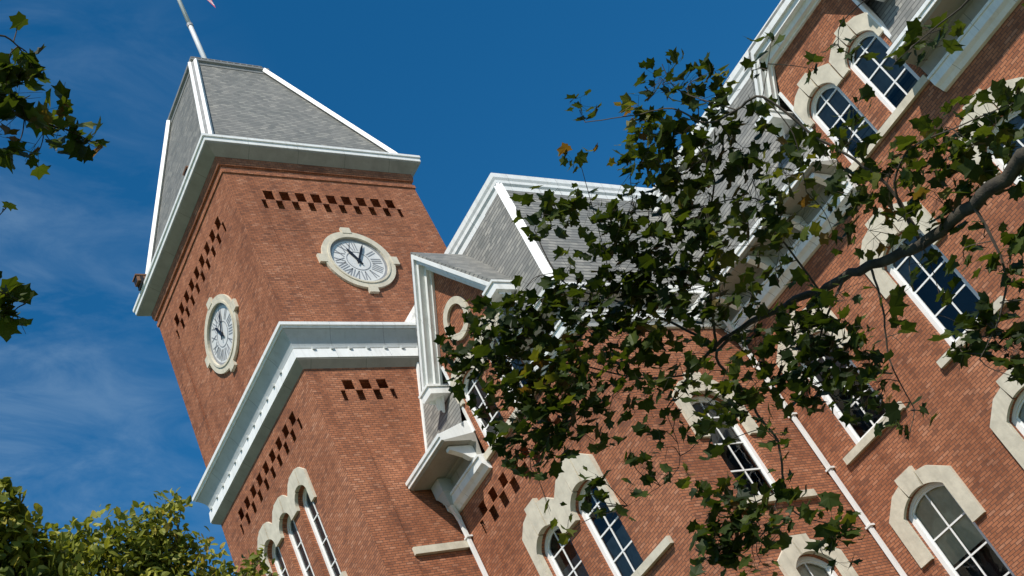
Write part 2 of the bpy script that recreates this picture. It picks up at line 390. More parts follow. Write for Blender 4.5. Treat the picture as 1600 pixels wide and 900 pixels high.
# belt cornice
belt = [lambda q: (27.5, TY2+q), lambda q: (TX-q, TY2+q), lambda q: (TX-q, TY-q), lambda q: (28.7, TY-q)]
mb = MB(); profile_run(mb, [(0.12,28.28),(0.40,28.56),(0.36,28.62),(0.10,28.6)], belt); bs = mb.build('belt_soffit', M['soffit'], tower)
mb = MB()
cove = [(0.30+0.34*(1-math.cos(t))/(1-math.cos(1.25)), 29.24+0.74*t/1.25) for t in [1.25*i/7 for i in range(8)]]
profile_run(mb, [(0.05,28.63),(0.42,28.63),(0.37,29.12),(0.30,29.16),(0.1,29.18)], belt)
profile_run(mb, [(0.1,30.0),(0.68,30.0),(0.70,30.08),(0.76,30.10),(0.76,30.26),(0.0,30.75)], belt)
bc = mb.build('belt_cornice', M['white'], tower)
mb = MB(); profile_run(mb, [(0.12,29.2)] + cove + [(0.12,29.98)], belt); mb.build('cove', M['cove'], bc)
for fr, us in ((F(TX), [34.0+k*0.84 for k in range(12)]), (S(TY), [23.05+k*0.84 for k in range(7)])):
    for u in us: mb = MB(); mb.fbox(fr, u, u+0.12, 29.06, 29.21, 0.2, 0.45); mb.build('block', M['cove'], bc)
# roof
i, zt, zb = 3.05, 53.1, 42.22
B = [(TX-0.1,TY-0.1,zb),(TX2+0.1,TY-0.1,zb),(TX2+0.1,TY2+0.1,zb),(TX-0.1,TY2+0.1,zb)]
T = [(TX+i,TY+i,zt),(TX2-i,TY+i,zt),(TX2-i,TY2-i,zt),(TX+i,TY2-i,zt)]
mb = MB()
for a in range(4): b = (a+1) % 4; mb.quad(B[a],B[b],T[b],T[a])
mb.quad(*T); mb.quad(*B)
roof = mb.build('hipped_roof', M['slate'], tower)
for a in range(4):
    mb = MB(); d = Vector((Vector(B[a])-Vector((27.73,38.17,zb)))).normalized()*0.04
    for s in (-0.17, 0.17):
        t = Vector((-d.y, d.x, 0)).normalized()*s
        mb.beam(Vector(B[a])+d+t, Vector(T[a])+d+t, 0.17, 0.22, (d.x, d.y, 0.3))
    ht = mb.build('hip_trim', M['white'], roof)
    mb = MB(); mb.beam(Vector(B[a])+d*0.5, Vector(T[a])+d*0.5, 0.2, 0.2, (d.x, d.y, 0.3)); mb.build('hip_flashing', M['lead'], roof)
mb = MB()
def sqi(q): return [lambda p: (TX+i-p, TY2-i+p), lambda p: (TX+i-p, TY+i-p), lambda p: (TX2-i+p, TY+i-p), lambda p: (TX2-i+p, TY2-i+p), lambda p: (TX+i-p, TY2-i+p)]
profile_run(mb, [(0.0,52.75),(0.12,52.8),(0.12,53.0),(0.22,53.08),(0.22,53.22),(-0.3,53.3)], sqi(0))
mb.build('roof_curb', M['lead'], roof)
mb = MB()
mb.sweep([[(T[0][0]-.05,T[0][1]-.05,53.28),(T[1][0]+.05,T[1][1]-.05,53.28),(T[2][0]+.05,T[2][1]+.05,53.28),(T[3][0]-.05,T[3][1]+.05,53.28)],[(T[0][0],T[0][1],53.4),(T[1][0],T[1][1],53.4),(T[2][0],T[2][1],53.4),(T[3][0],T[3][1],53.4)]])
for a in range(4):
    p, q = Vector(T[a]), Vector(T[(a+1) % 4]); n = 11
    for k in range(n):
        c = p + (q-p)*(k+0.5)/n
        mb.beam((c.x,c.y,53.38),(c.x,c.y,53.62),0.07,0.07); 
    mb.beam((p.x,p.y,53.6),(q.x,q.y,53.6),0.05,0.05)
mb.build('cresting', M['lead'], roof)

def clock(fr, cu, cv, flip):
    N = 48; Ro, Ri = 1.80, 1.42
    cir = lambda r, n=N: [(cu+r*math.sin(2*math.pi*k/n), cv+r*math.cos(2*math.pi*k/n)) for k in range(n)]
    mb = MB(); mb.ring(fr, cir(Ro), cir(Ri), -0.12, 0.12)
    mb.ring(fr, cir(Ri+0.10), cir(Ri-0.001), 0.12, 0.16)
    for a in range(4):
        c, s = (0, 1, 0, -1)[a], (1, 0, -1, 0)[a]
        w = 0.24
        u0, u1 = (cu+s*1.68-w*abs(c)-0.0, cu+s*1.68+w*abs(c)) if c else sorted((cu+s*1.70, cu+s*2.06))
        v0, v1 = sorted((cv+c*1.70, cv+c*2.06)) if c else (cv-w, cv+w)
        mb.fbox(fr, u0, u1, v0, v1, -0.05, 0.145)
    o = mb.build('clock', M['stone'], tower)
    mb = MB(); mb.fpoly(fr, cir(Ri+0.02), -0.12, 0.01); mb.build('dial', M['dial'], o)
    mb = MB(); mb.ring(fr, cir(Ri), cir(Ri-0.12), 0.012, 0.03)
    mb.ring(fr, cir(0.60, 32), cir(0.565, 32), 0.012, 0.025); mb.build('minute_ring', M['grey'], o)
    mb = MB(); names = ['XII','I','II','III','IIII','V','VI','VII','VIII','IX','X','XI']
    def strokes(s):
        x = 0; out = []
        for ch in s:
            if ch == 'I': out.append((x+.045,0,x+.045,1)); x += .13
            elif ch == 'V': out += [(x+.03,1,x+.13,0),(x+.23,1,x+.13,0)]; x += .29
            else: out += [(x+.03,1,x+.25,0),(x+.25,1,x+.03,0)]; x += .31
        return out, x
    for k, s in enumerate(names):
        st, wd = strokes(s); a = 2*math.pi*k/12
        R2 = lambda x, y: (x*math.cos(a)+y*math.sin(a), -x*math.sin(a)+y*math.cos(a))
        for x0, y0, x1, y1 in st:
            p0 = (( x0-wd/2)*0.95, 0.68+y0*0.52); p1 = ((x1-wd/2)*0.95, 0.68+y1*0.52)
            dx, dy = p1[0]-p0[0], p1[1]-p0[1]; L = math.hypot(dx, dy); hx, hy = -dy/L*0.026, dx/L*0.026
            q = [R2(p0[0]+hx,p0[1]+hy), R2(p0[0]-hx,p0[1]-hy), R2(p1[0]-hx,p1[1]-hy), R2(p1[0]+hx,p1[1]+hy)]
            mb.fpoly(fr, [(cu+flip*x, cv+y) for x, y in q], 0.005, 0.022)
    mb.build('numerals', M['grey'], o)
    for nm, ang, L, w, d in (('hour_hand', -27, 0.84, 0.075, 0.05), ('minute_hand', 29, 1.2, 0.055, 0.075)):
        a = math.radians(ang); mb = MB()
        pts = [(-w*.5,-.28),(w*.5,-.28),(w*.8,.0),(w*1.0,L*.72),(0,L),(-w*1.0,L*.72),(-w*.8,0)]
        mb.fpoly(fr, [(cu+flip*(x*math.cos(a)+y*math.sin(a)), cv-x*math.sin(a)+y*math.cos(a)) for x, y in pts], d, d+0.02)
        mb.fpoly(fr, [(cu+0.1*math.cos(t), cv+0.1*math.sin(t)) for t in [math.pi*k/6 for k in range(12)]], d-0.03, d+0.025)
        mb.build(nm, M['black'], o)
def panel_top(fr, u0, u1, v, nm_parent):
    mb = MB(); mb.quad(fr(u0, v-1.3, -0.047), fr(u1, v-1.3, -0.047), fr(u1, v, 0.002), fr(u0, v, 0.002)); mb.quad(fr(u0, v, 0.002), fr(u1, v, 0.002), fr(u1, v, -0.06), fr(u0, v, -0.06)); mb.build('brick_batter', M['brick'], nm_parent)
panel_top(fs, 23.935, 31.395, 37.935, tower); panel_top(ff, 34.455, 41.945, 37.935, tower)
panel_top(S(LY), 23.835, 26.295, 26.505, tower); panel_top(F(LX), 34.455, 41.945, 26.505, tower)
clock(S(TY+0.05), 27.56, 34.80, 1)
clock(F(TX+0.05), 37.95, 34.80, -1)

for k, c in enumerate(trip):
    window(F(LX+0.05), c, 0.60, 20.5, 24.55, 25.05, tower, rows=(22.6, 21.55, 23.7), cols=1, glass_d=-0.34, fw=0.11, blind=('curtain', 20.6, 25.0),
           hood=dict(owl=0.925, owr=0.925, legl=23.9 if k == 0 else 24.35, legr=24.35 if k < 2 else 23.9, sh=25.25, top=25.72, key=25.0, kw=0.3, ch=0.62, d=0.12), sill_ext=0.0, sill_u=(c-0.92, c+0.92) )
    window(F(LX+0.05), c, 0.60, 8.5, 13.0, 13.5, tower, rows=(11,), cols=1, fw=0.11, sill_u=(c-0.92, c+0.92))
mb = MB(); mb.fbox(S(LY+0.05), 23.84, 26.2, 19.28, 19.58, -0.05, 0.16); mb.build('stone_ledge', M['stone'], tower)

# flagpole, flag, floodlights
PX, PY = 27.95, 38.17
fp = empty('flagpole', W((PX, PY, 53.4)), 'tall white flagpole standing on top of the tower roof', 'flagpole')
mb = MB(); mb.tube([(PX,PY,53.4),(PX,PY,60),(PX,PY,60.02)],[0.17,0.15,0.15],10); mb.tube([(PX,PY,60.0),(PX,PY,73.5)],[0.135,0.09],10); mb.build('pole', M['steel'], fp, smooth=True)
mb = MB(); mb.tube([(PX,PY,53.4),(PX,PY,53.9)],[0.34,0.30],12); mb.build('base', M['steel'], fp)
mb = MB(); mb.tube([(PX,PY,59.85),(PX,PY,60.1)],[0.19,0.19],10); mb.build('collar', M['grey'], fp)
mb = MB()
mb.tube([(PX,PY,73.5),(PX,PY,73.62),(PX,PY,73.8),(PX,PY,73.95),(PX,PY,74.0)],[0.06,0.2,0.25,0.16,0.02],12); mb.build('ball', M['steel'], fp, smooth=True)
def flag():
    nx, ny = 40, 39; L, H = 7.2, 4.3
    def pt(a, b):        # a along the fly, b down the hoist; the cloth sags towards its fly end
        x = a*1.7; drop = 7.6*a**1.05
        fold = 0.5*math.sin(a*5.0+b*4.0)*a + 0.25*math.sin(a*9+b*9)*a
        z = 72.9 - b*H - drop + 0.25*a*math.sin(5*a)
        dx, dy = 0.8, -0.6
        return (PX+0.15+dx*x-dy*fold, PY+dy*x+dx*fold, z)
    root = empty('flag', W((PX+.15, PY, 72.9-H)), 'red and white striped flag drooping from the tower flagpole', 'flag')
    buf = {'red': MB(), 'fwhite': MB(), 'blue': MB()}
    for r in range(ny):
        for c in range(nx):
            a0, a1, b0, b1 = c/nx, (c+1)/nx, r/ny, (r+1)/ny
            k = 'blue' if (c < nx*0.4 and r < 21) else ('red' if (r//3) % 2 == 0 else 'fwhite')
            buf[k].quad(pt(a0,b0), pt(a1,b0), pt(a1,b1), pt(a0,b1))
    for k, nm in (('red','red_stripes'),('fwhite','white_stripes'),('blue','canton')): buf[k].build(nm, M[k], root, smooth=True)
    st = MB()
    for r in range(5):
        for c in range(6):
            a, b = (c+0.5)/6*0.4, (r+0.5)/5*0.54
            p = Vector(pt(a, b)); q = Vector(pt(a+0.01, b)); w = Vector(pt(a, b+0.01)); e1 = (q-p).normalized(); e2 = (w-p).normalized(); n = e1.cross(e2)*0.015
            for s in (1, -1):
                st.quad(*[p + n*s + (e1*math.cos(t)+e2*math.sin(t))*(0.13 if k % 2 == 0 else 0.055) for k, t in enumerate([math.pi*(j/5)-math.pi/2 for j in range(10)])])
    st.build('stars', M['fwhite'], root)
flag()
def floodlight(x, y, z, label):
    r = empty('floodlight', W((x, y, z)), label, 'floodlight', 'floodlights on the tower eave')
    mb = MB(); mb.box((x-0.22,y-0.24,z+0.1),(x+0.25,y+0.24,z+0.5)); mb.box((x-0.28,y-0.28,z+0.46),(x+0.3,y+0.28,z+0.53)); mb.build('housing', M['rust'], r)
    mb = MB(); mb.box((x-0.235,y-0.18,z+0.15),(x-0.222,y+0.18,z+0.44)); mb.build('lens', M['black'], r)
    mb = MB(); mb.box((x-0.08,y-0.3,z-0.1),(x+0.08,y-0.26,z+0.36)); mb.box((x-0.08,y+0.26,z-0.1),(x+0.08,y+0.3,z+0.36)); mb.box((x-0.1,y-0.3,z-0.12),(x+0.1,y+0.3,z-0.04)); mb.build('bracket', M['black'], r)
floodlight(22.35, 35.15, 42.22, 'small brown floodlight on the tower eave near the front corner of the slate roof')
floodlight(21.85, 42.3, 42.12, 'small brown floodlight jutting out at the far left end of the tower eave')

# ------------------------------------------------------------------ the brick hall
X2, Y2, X3 = 26.4, 22.72, 33.68
hall = empty('brick_hall', W((32, 20, GZ)), 'red brick hall with grey slate mansard roofs, white eaves and arched stone window hoods', 'hall')
g2, g3 = 27.8, 13.1                                  # centres of the wall dormers
GW = lambda g: [(g-1.1-0.75, g-1.1+0.75, 21.3, 24.45, 0.5), (g+1.1-0.75, g+1.1+0.75, 21.3, 24.45, 0.5)]
mb = MB()
f2 = F(X2)
pair = (26.35, 28.85)
low2 = [(c-0.82, c+0.82, 13.6, 17.3, 0.5) for c in pair] + [(c-0.82, c+0.82, 5.5, 10.6, 0.5) for c in pair]
wall(mb, f2, Y2, LY+0.05, GZ, 21.3, [(23.95, 31.75, GZ+1, 19.1, 0.05)] + corbels(24.36, 0.85, 9, 20.22, 19.72, 19.17, 0.45))
wall(mb, F(X2+0.05), 23.95, 31.75, GZ+1, 19.1, low2)
wall(mb, f2, g2-2.05, g2+2.05, 21.3, 24.6, GW(g2))
mb.fpoly(f2, [(g2-2.05,24.6),(g2+2.05,24.6),(g2+2.05,25.72),(g2,28.8),(g2-2.05,25.72)], -0.4, 0.0)
s2 = S(Y2)
sw = [(30.04-0.97, 30.04+0.97, 13.75, 18.1, 0.5), (30.04-0.97, 30.04+0.97, 6.2, 11.6, 0.5)]
wall(mb, s2, X2, X3, GZ, 21.4, sw)
f3 = F(X3); cols3 = (20.4, 15.5, 10.55, 5.6, 0.65)
h3 = []
for c in cols3: h3 += [(c-0.95, c+0.95, 14.35, 18.4, 0.5), (c-0.97, c+0.97, 7.0, 11.95, 0.5)]
wall(mb, f3, -9, Y2, GZ, 20.6, h3)
wall(mb, f3, g3-2.1, g3+2.1, 20.6, 24.6, GW(g3))
mb.fpoly(f3, [(g3-2.1,24.6),(g3+2.1,24.6),(g3+2.1,25.6),(g3+1.55,26.62),(g3-1.55,26.62),(g3-2.1,25.6)], -0.4, 0.0)
# unseen sides
mb.quad((X3,-9,GZ),(52,-9,GZ),(52,-9,20.6),(X3,-9,20.6)); mb.quad((52,-9,GZ),(52,33,GZ),(52,33,20.6),(52,-9,20.6)); mb.quad((33,LY,GZ),(52,33,GZ),(52,33,20.6),(33,LY,20.6))
mb.build('brick_wall', M['brick'], hall)

mb = MB(); void(f2, 23.9, 31.85, 19.14, 20.3); mb.build('pocket_hollow', M['brick'], hall)  # same added hollow, darkening the hall's row of pockets
panel_top(f2, 23.955, 31.745, 19.105, hall)
# mansard roofs
MT = (28.55, 24.45, 30.3); MBs = (25.95, 22.35, 22.75)
mb = MB()
mx = lambda z: MBs[0] + (MT[0]-MBs[0])*(z-MBs[2])/(MT[2]-MBs[2])
ga, gb, gz = g2-2.0, g2+2.0, 26.4
mb.quad((MBs[0],MBs[1],MBs[2]),(MBs[0],ga,MBs[2]),(MT[0],ga,MT[2]),(MT[0],MT[1],MT[2]))
mb.quad((MBs[0],gb,MBs[2]),(MBs[0],33.0,MBs[2]),(MT[0],33.0,MT[2]),(MT[0],gb,MT[2]))
mb.quad((mx(gz)+.3,ga,gz),(mx(gz)+.3,gb,gz),(MT[0],gb,MT[2]),(MT[0],ga,MT[2]))
mb.quad((MBs[0],MBs[1],MBs[2]),(40.5,MBs[1],MBs[2]),(40.5,MT[1],MT[2]),(MT[0],MT[1],MT[2]))
mb.quad((MT[0],MT[1],30.7),(40.5,MT[1],30.7),(40.5,36,30.7),(MT[0],36,30.7))
mb.quad((40.5,MBs[1],20),(40.5,36,20),(40.5,36,30.7),(40.5,MT[1],30.7))
mans = mb.build('mansard_roof', M['slate'], hall)
curb = [(-0.1,30.05),(0.05,30.1),(0.05,30.36),(0.12,30.46),(0.12,30.62),(0.17,30.74),(0.17,30.98),(-0.5,31.1)]
mb = MB(); profile_run(mb, curb, [lambda p: (MT[0]-p, 33.0), lambda p: (MT[0]-p, MT[1]-p), lambda p: (40.6, MT[1]-p)]); mb.build('roof_curb', M['white'], mans)
mb = MB(); mb.beam(Vector(MBs)+Vector((-.05,-.05,0)), Vector(MT)+Vector((-.05,-.05,0)), 0.34, 0.18, (-1,-1,0.4)); mb.beam(Vector(MBs)+Vector((-.12,-.12,0)), Vector(MT)+Vector((-.12,-.12,0)), 0.12, 0.2, (-1,-1,0.4)); mb.build('hip_trim', M['white'], mans)
mb = MB(); mb.beam((MBs[0]-.04,32.84,MBs[2]-0.3),(MT[0]-.04,32.84,MT[2]),0.14,0.16,(-1,0,.3)); mb.build('flashing', M['white'], mans)
MB3, MT3 = (33.25, 22.35), (36.1, 29.2)
mb = MB()
ga, gb = g3-2.05, g3+2.05
mb.quad((MB3[0],-9.4,MB3[1]),(MB3[0],ga,MB3[1]),(MT3[0],ga,MT3[1]),(MT3[0],-9,MT3[1])); mb.quad((MB3[0],gb,MB3[1]),(MB3[0],24.0,MB3[1]),(MT3[0],24.6,MT3[1]),(MT3[0],gb,MT3[1])); mb.quad((35.4,ga,26.6),(35.4,gb,26.6),(MT3[0],gb,MT3[1]),(MT3[0],ga,MT3[1]))
mb.quad((MT3[0],-9,29.5),(MT3[0],24.6,29.5),(52,24.6,29.5),(52,-9,29.5)); mb.quad((52,-9,20),(52,33,20),(52,33,29.5),(52,-9,29.5)); mb.quad((MB3[0],-9.4,MB3[1]),(52,-9.4,MB3[1]),(52,-9,29.5),(MT3[0],-9,29.5))
mans3 = mb.build('mansard_roof', M['slate'], hall)
mb = MB(); profile_run(mb, [(p, z-1.1) for p, z in curb], [lambda p: (MT3[0]-p, 24.4), lambda p: (MT3[0]-p, -9.2)]); mb.build('roof_curb', M['white'], mans3)

# main eaves: lower mould, frieze, wide soffit, gutter edge
def eave(dz, pmax, path, name='eave'):
    mb = MB()
    profile_run(mb, [(0.16,21.34+dz),(0.15,21.95+dz),(0.3,22.0+dz),(0.34,22.04+dz),(pmax-0.16,22.06+dz),(pmax-0.1,22.12+dz),(0.0,22.4+dz)], path)
    o = mb.build(name, M['soffit'], hall)
    mb = MB()
    profile_run(mb, [(0.0,20.72+dz),(0.14,20.74+dz),(0.24,20.88+dz),(0.36,20.98+dz),(0.36,21.26+dz),(0.42,21.27+dz),(0.42,21.36+dz),(0.0,21.40+dz)], path); mb.build('frieze_mould', M['white'], o)
    mb = MB()
    profile_run(mb, [(pmax-0.16,22.13+dz),(pmax-0.05,22.14+dz),(pmax-0.05,22.26+dz),(pmax,22.29+dz),(pmax,22.42+dz),(pmax-0.12,22.44+dz),(0.2,22.95+dz),(-0.6,23.0+dz),(-0.6,22.5+dz)], path); mb.build('gutter', M['white'], o)
    return o
e1 = eave(0, 1.66, [lambda p: (X2-p, LY-0.01), lambda p: (X2-p, g2+2.08)])
eave(0.35, 0.8, [lambda p: (X2-p, g2-2.08), lambda p: (X2-p, Y2-0.6*p), lambda p: (X3-0.02, Y2-0.6*p)])
e3 = eave(-0.4, 1.5, [lambda p: (X3-p, Y2-0.01), lambda p: (X3-p, g3+2.13)])
eave(-0.4, 1.5, [lambda p: (X3-p, g3-2.13), lambda p: (X3-p, -9.5)])
def console(o, fr, u, dz):
    mb = MB(); pts = []
    prof = [(0.17,22.0),(1.25,22.0),(1.25,21.86),(1.0,21.76),(0.7,21.62),(0.5,21.45),(0.17,21.4)]
    mb.sweep([[fr(uu, z+dz, p) for p, z in prof] for uu in (u-0.11, u+0.11)]); mb.build('console', M['white'], o)
mb = MB(); cx, cy = X2-0.42, LY-0.42
mb.sweep([[(cx-a, cy-a, z), (cx+a, cy-a, z), (cx+a, cy+a, z), (cx-a, cy+a, z)] for a, z in ((0.07, 20.95), (0.12, 21.05), (0.26, 21.4), (0.30, 21.45), (0.30, 22.02))]); mb.build('conductor_head', M['cove'], e1)
console(e1, f2, 30.25, 0)
for u in (21.6, 19.6, 17.6, 15.7): console(e3, f3, u, -0.4)

# wall dormers
def rake_dormer(fr, g, hw, flat, base_back, mansfun, name):
    """gable (or clipped gable) over a pair of windows"""
    sl = 1.5; out = [(g+3.1, 25.1)]
    if flat: out += [(g+1.62, 27.3), (g-1.62, 27.3)]
    else: out += [(g, 29.75)]
    out += [(g-3.1, 25.1)]
    dn = lambda k: [(u, z-k*(0.86 if flat and abs(z-27.3) < .01 else 1)) for u, z in out]
    mb = MB()
    def strip(k0, k1, d0, d1):
        a, b = dn(k0), dn(k1); mb.ring(fr, a, b, d0, d1, closed=False)
    strip(0.0, 0.26, 0.003, 0.66); strip(0.26, 0.52, 0.003, 0.54); strip(0.52, 0.80, 0.003, 0.30); strip(0.80, 0.92, 0.003, 0.12)
    for s in (-1, 1):
        u0, u1 = sorted((g+s*2.55, g+s*3.22)); mb.fbox(fr, u0, u1, 24.72, 25.04, -1.0, 0.70)
        mb.fbox(fr, u0-0.05, u1+0.05, 25.042, 25.14, -1.0, 0.76)
    for s in (-1, 1): mb.fbox(fr, g+s*hw-0.06, g+s*hw+0.06, 22.4, 25.6, -0.3, 0.06)
    o = mb.build(name, M['white'], hall)
    mb = MB()
    up = [(u*1.0, z+0.05) for u, z in out]
    mb.ring(fr, [(u + (0.06 if u > g else -0.06 if u < g else 0), z+0.14) for u, z in out], [(u, z+0.003) for u, z in out], 0.62, -base_back, closed=False)
    mb.build('dormer_roof', M['slate'], o)
    mb = MB()
    body = [(g-hw+.02, 21.5), (g+hw-.02, 21.5), (g+hw-.02, 25.0), (g+2.9, 25.0)] + [(u, z-0.25) for u, z in out[1:-1]] + [(g-2.9, 25.0), (g-hw+.02, 25.0)]
    mb.fpoly(fr, body, -0.85, -base_back); mb.fbox(fr, g-hw+.02, g-hw+.14, 21.5, 25.2, -0.85, -0.402); mb.fbox(fr, g+hw-.14, g+hw-.02, 21.5, 25.2, -0.85, -0.402)
    mb.build('dormer_cheek', M['slate'], o)
    return o
rake_dormer(f2, g2, 2.05, False, 2.3, None, 'wall_dormer')
rake_dormer(f3, g3, 2.1, True, 1.9, None, 'wall_dormer')
N = 40; cir = lambda r: [(g2+r*math.sin(2*math.pi*k/N), 26.28+r*math.cos(2*math.pi*k/N)) for k in range(N)]
mb = MB(); mb.ring(f2, cir(0.86), cir(0.58), -0.1, 0.12); mb.build('oculus', M['stone'], hall)

def gable_windows(fr, g):
    for s in (-1, 1):
        window(fr, g+1.1*s, 0.75, 21.3, 23.9, 24.45, hall, rows=(22.2, 23.05, 23.9), cols=1, glass_d=-0.22, fw=0.12,
               hood=dict(owl=1.07 if s > 0 else 0.99, owr=0.99 if s > 0 else 1.07, legl=23.6 if s < 0 else 23.75, legr=23.75 if s < 0 else 23.6, sh=24.62, top=25.0, key=25.14, kw=0.26, ch=0.62, d=0.1),
               sill_u=(g-2.04, g+2.04) if s < 0 else (0, 0), blind=('curtain', 22.6 + 0.5*s, 24.4))
gable_windows(f2, g2); gable_windows(f3, g3)
for s, c in zip((-1, 1), pair):
    window(F(X2+0.05), c, 0.82, 13.6, 16.8, 17.3, hall, rows=(14.6, 15.55, 16.45), cols=1, fw=0.14,
           hood=dict(owl=1.3 if s < 0 else 1.23, owr=1.23 if s < 0 else 1.3, legl=15.6 if s < 0 else 16.5, legr=16.5 if s < 0 else 15.6, sh=17.65, top=18.15, key=18.35, kw=0.33, ch=0.62, d=0.12) if False else
                dict(owl=1.25 if s > 0 else 1.17, owr=1.25 if s < 0 else 1.17, legl=15.6 if s < 0 else 16.45, legr=16.45 if s < 0 else 15.6, sh=17.65, top=18.15, key=18.35, kw=0.33, ch=0.62, d=0.2),
           sill_u=(24.0, 31.7) if s < 0 else (0, 0), blind=('curtain', 13.7, 15.6 + s*0.3))
    window(F(X2+0.05), c, 0.82, 5.5, 10.1, 10.6, hall, rows=(7.5, 8.8), cols=1)
big = dict(owl=1.5, owr=1.5, kw=0.39, ch=0.56, d=0.11)
window(s2, 30.04, 0.97, 13.75, 17.6, 18.1, hall, rows=(15.0, 16.1, 17.2), cols=1, hood=dict(big, legl=16.2, legr=16.2, sh=18.0, top=18.65, key=18.9), sill_u=(28.1, 32.1), blind=('curtain', 16.1, 18.0))
window(s2, 30.04, 0.97, 6.2, 11.1, 11.6, hall, rows=(8.0, 9.1, 10.2), cols=1, hood=dict(big, legl=9.7, legr=9.7, sh=11.45, top=12.0, key=12.2), blind=('blind', 9.0, 11.5))
for k, c in enumerate(cols3):
    window(f3, c, 0.95, 14.35, 17.9, 18.4, hall, rows=(15.6, 16.65, 17.7), cols=1, hood=dict(big, legl=17.1, legr=17.1, sh=18.6, top=19.25, key=19.45), sill_u=(c-1.5, c+1.5), blind=('curtain', 16.7+0.3*k, 18.3))
    window(f3, c, 0.97, 7.0, 11.5, 11.95, hall, rows=(8.32, 9.4, 10.48), cols=1, hood=dict(big, legl=10.0, legr=10.0, sh=11.74, top=12.38, key=12.6), sill_u=(c-1.5, c+1.5), blind=('blind', 9.55, 11.9))
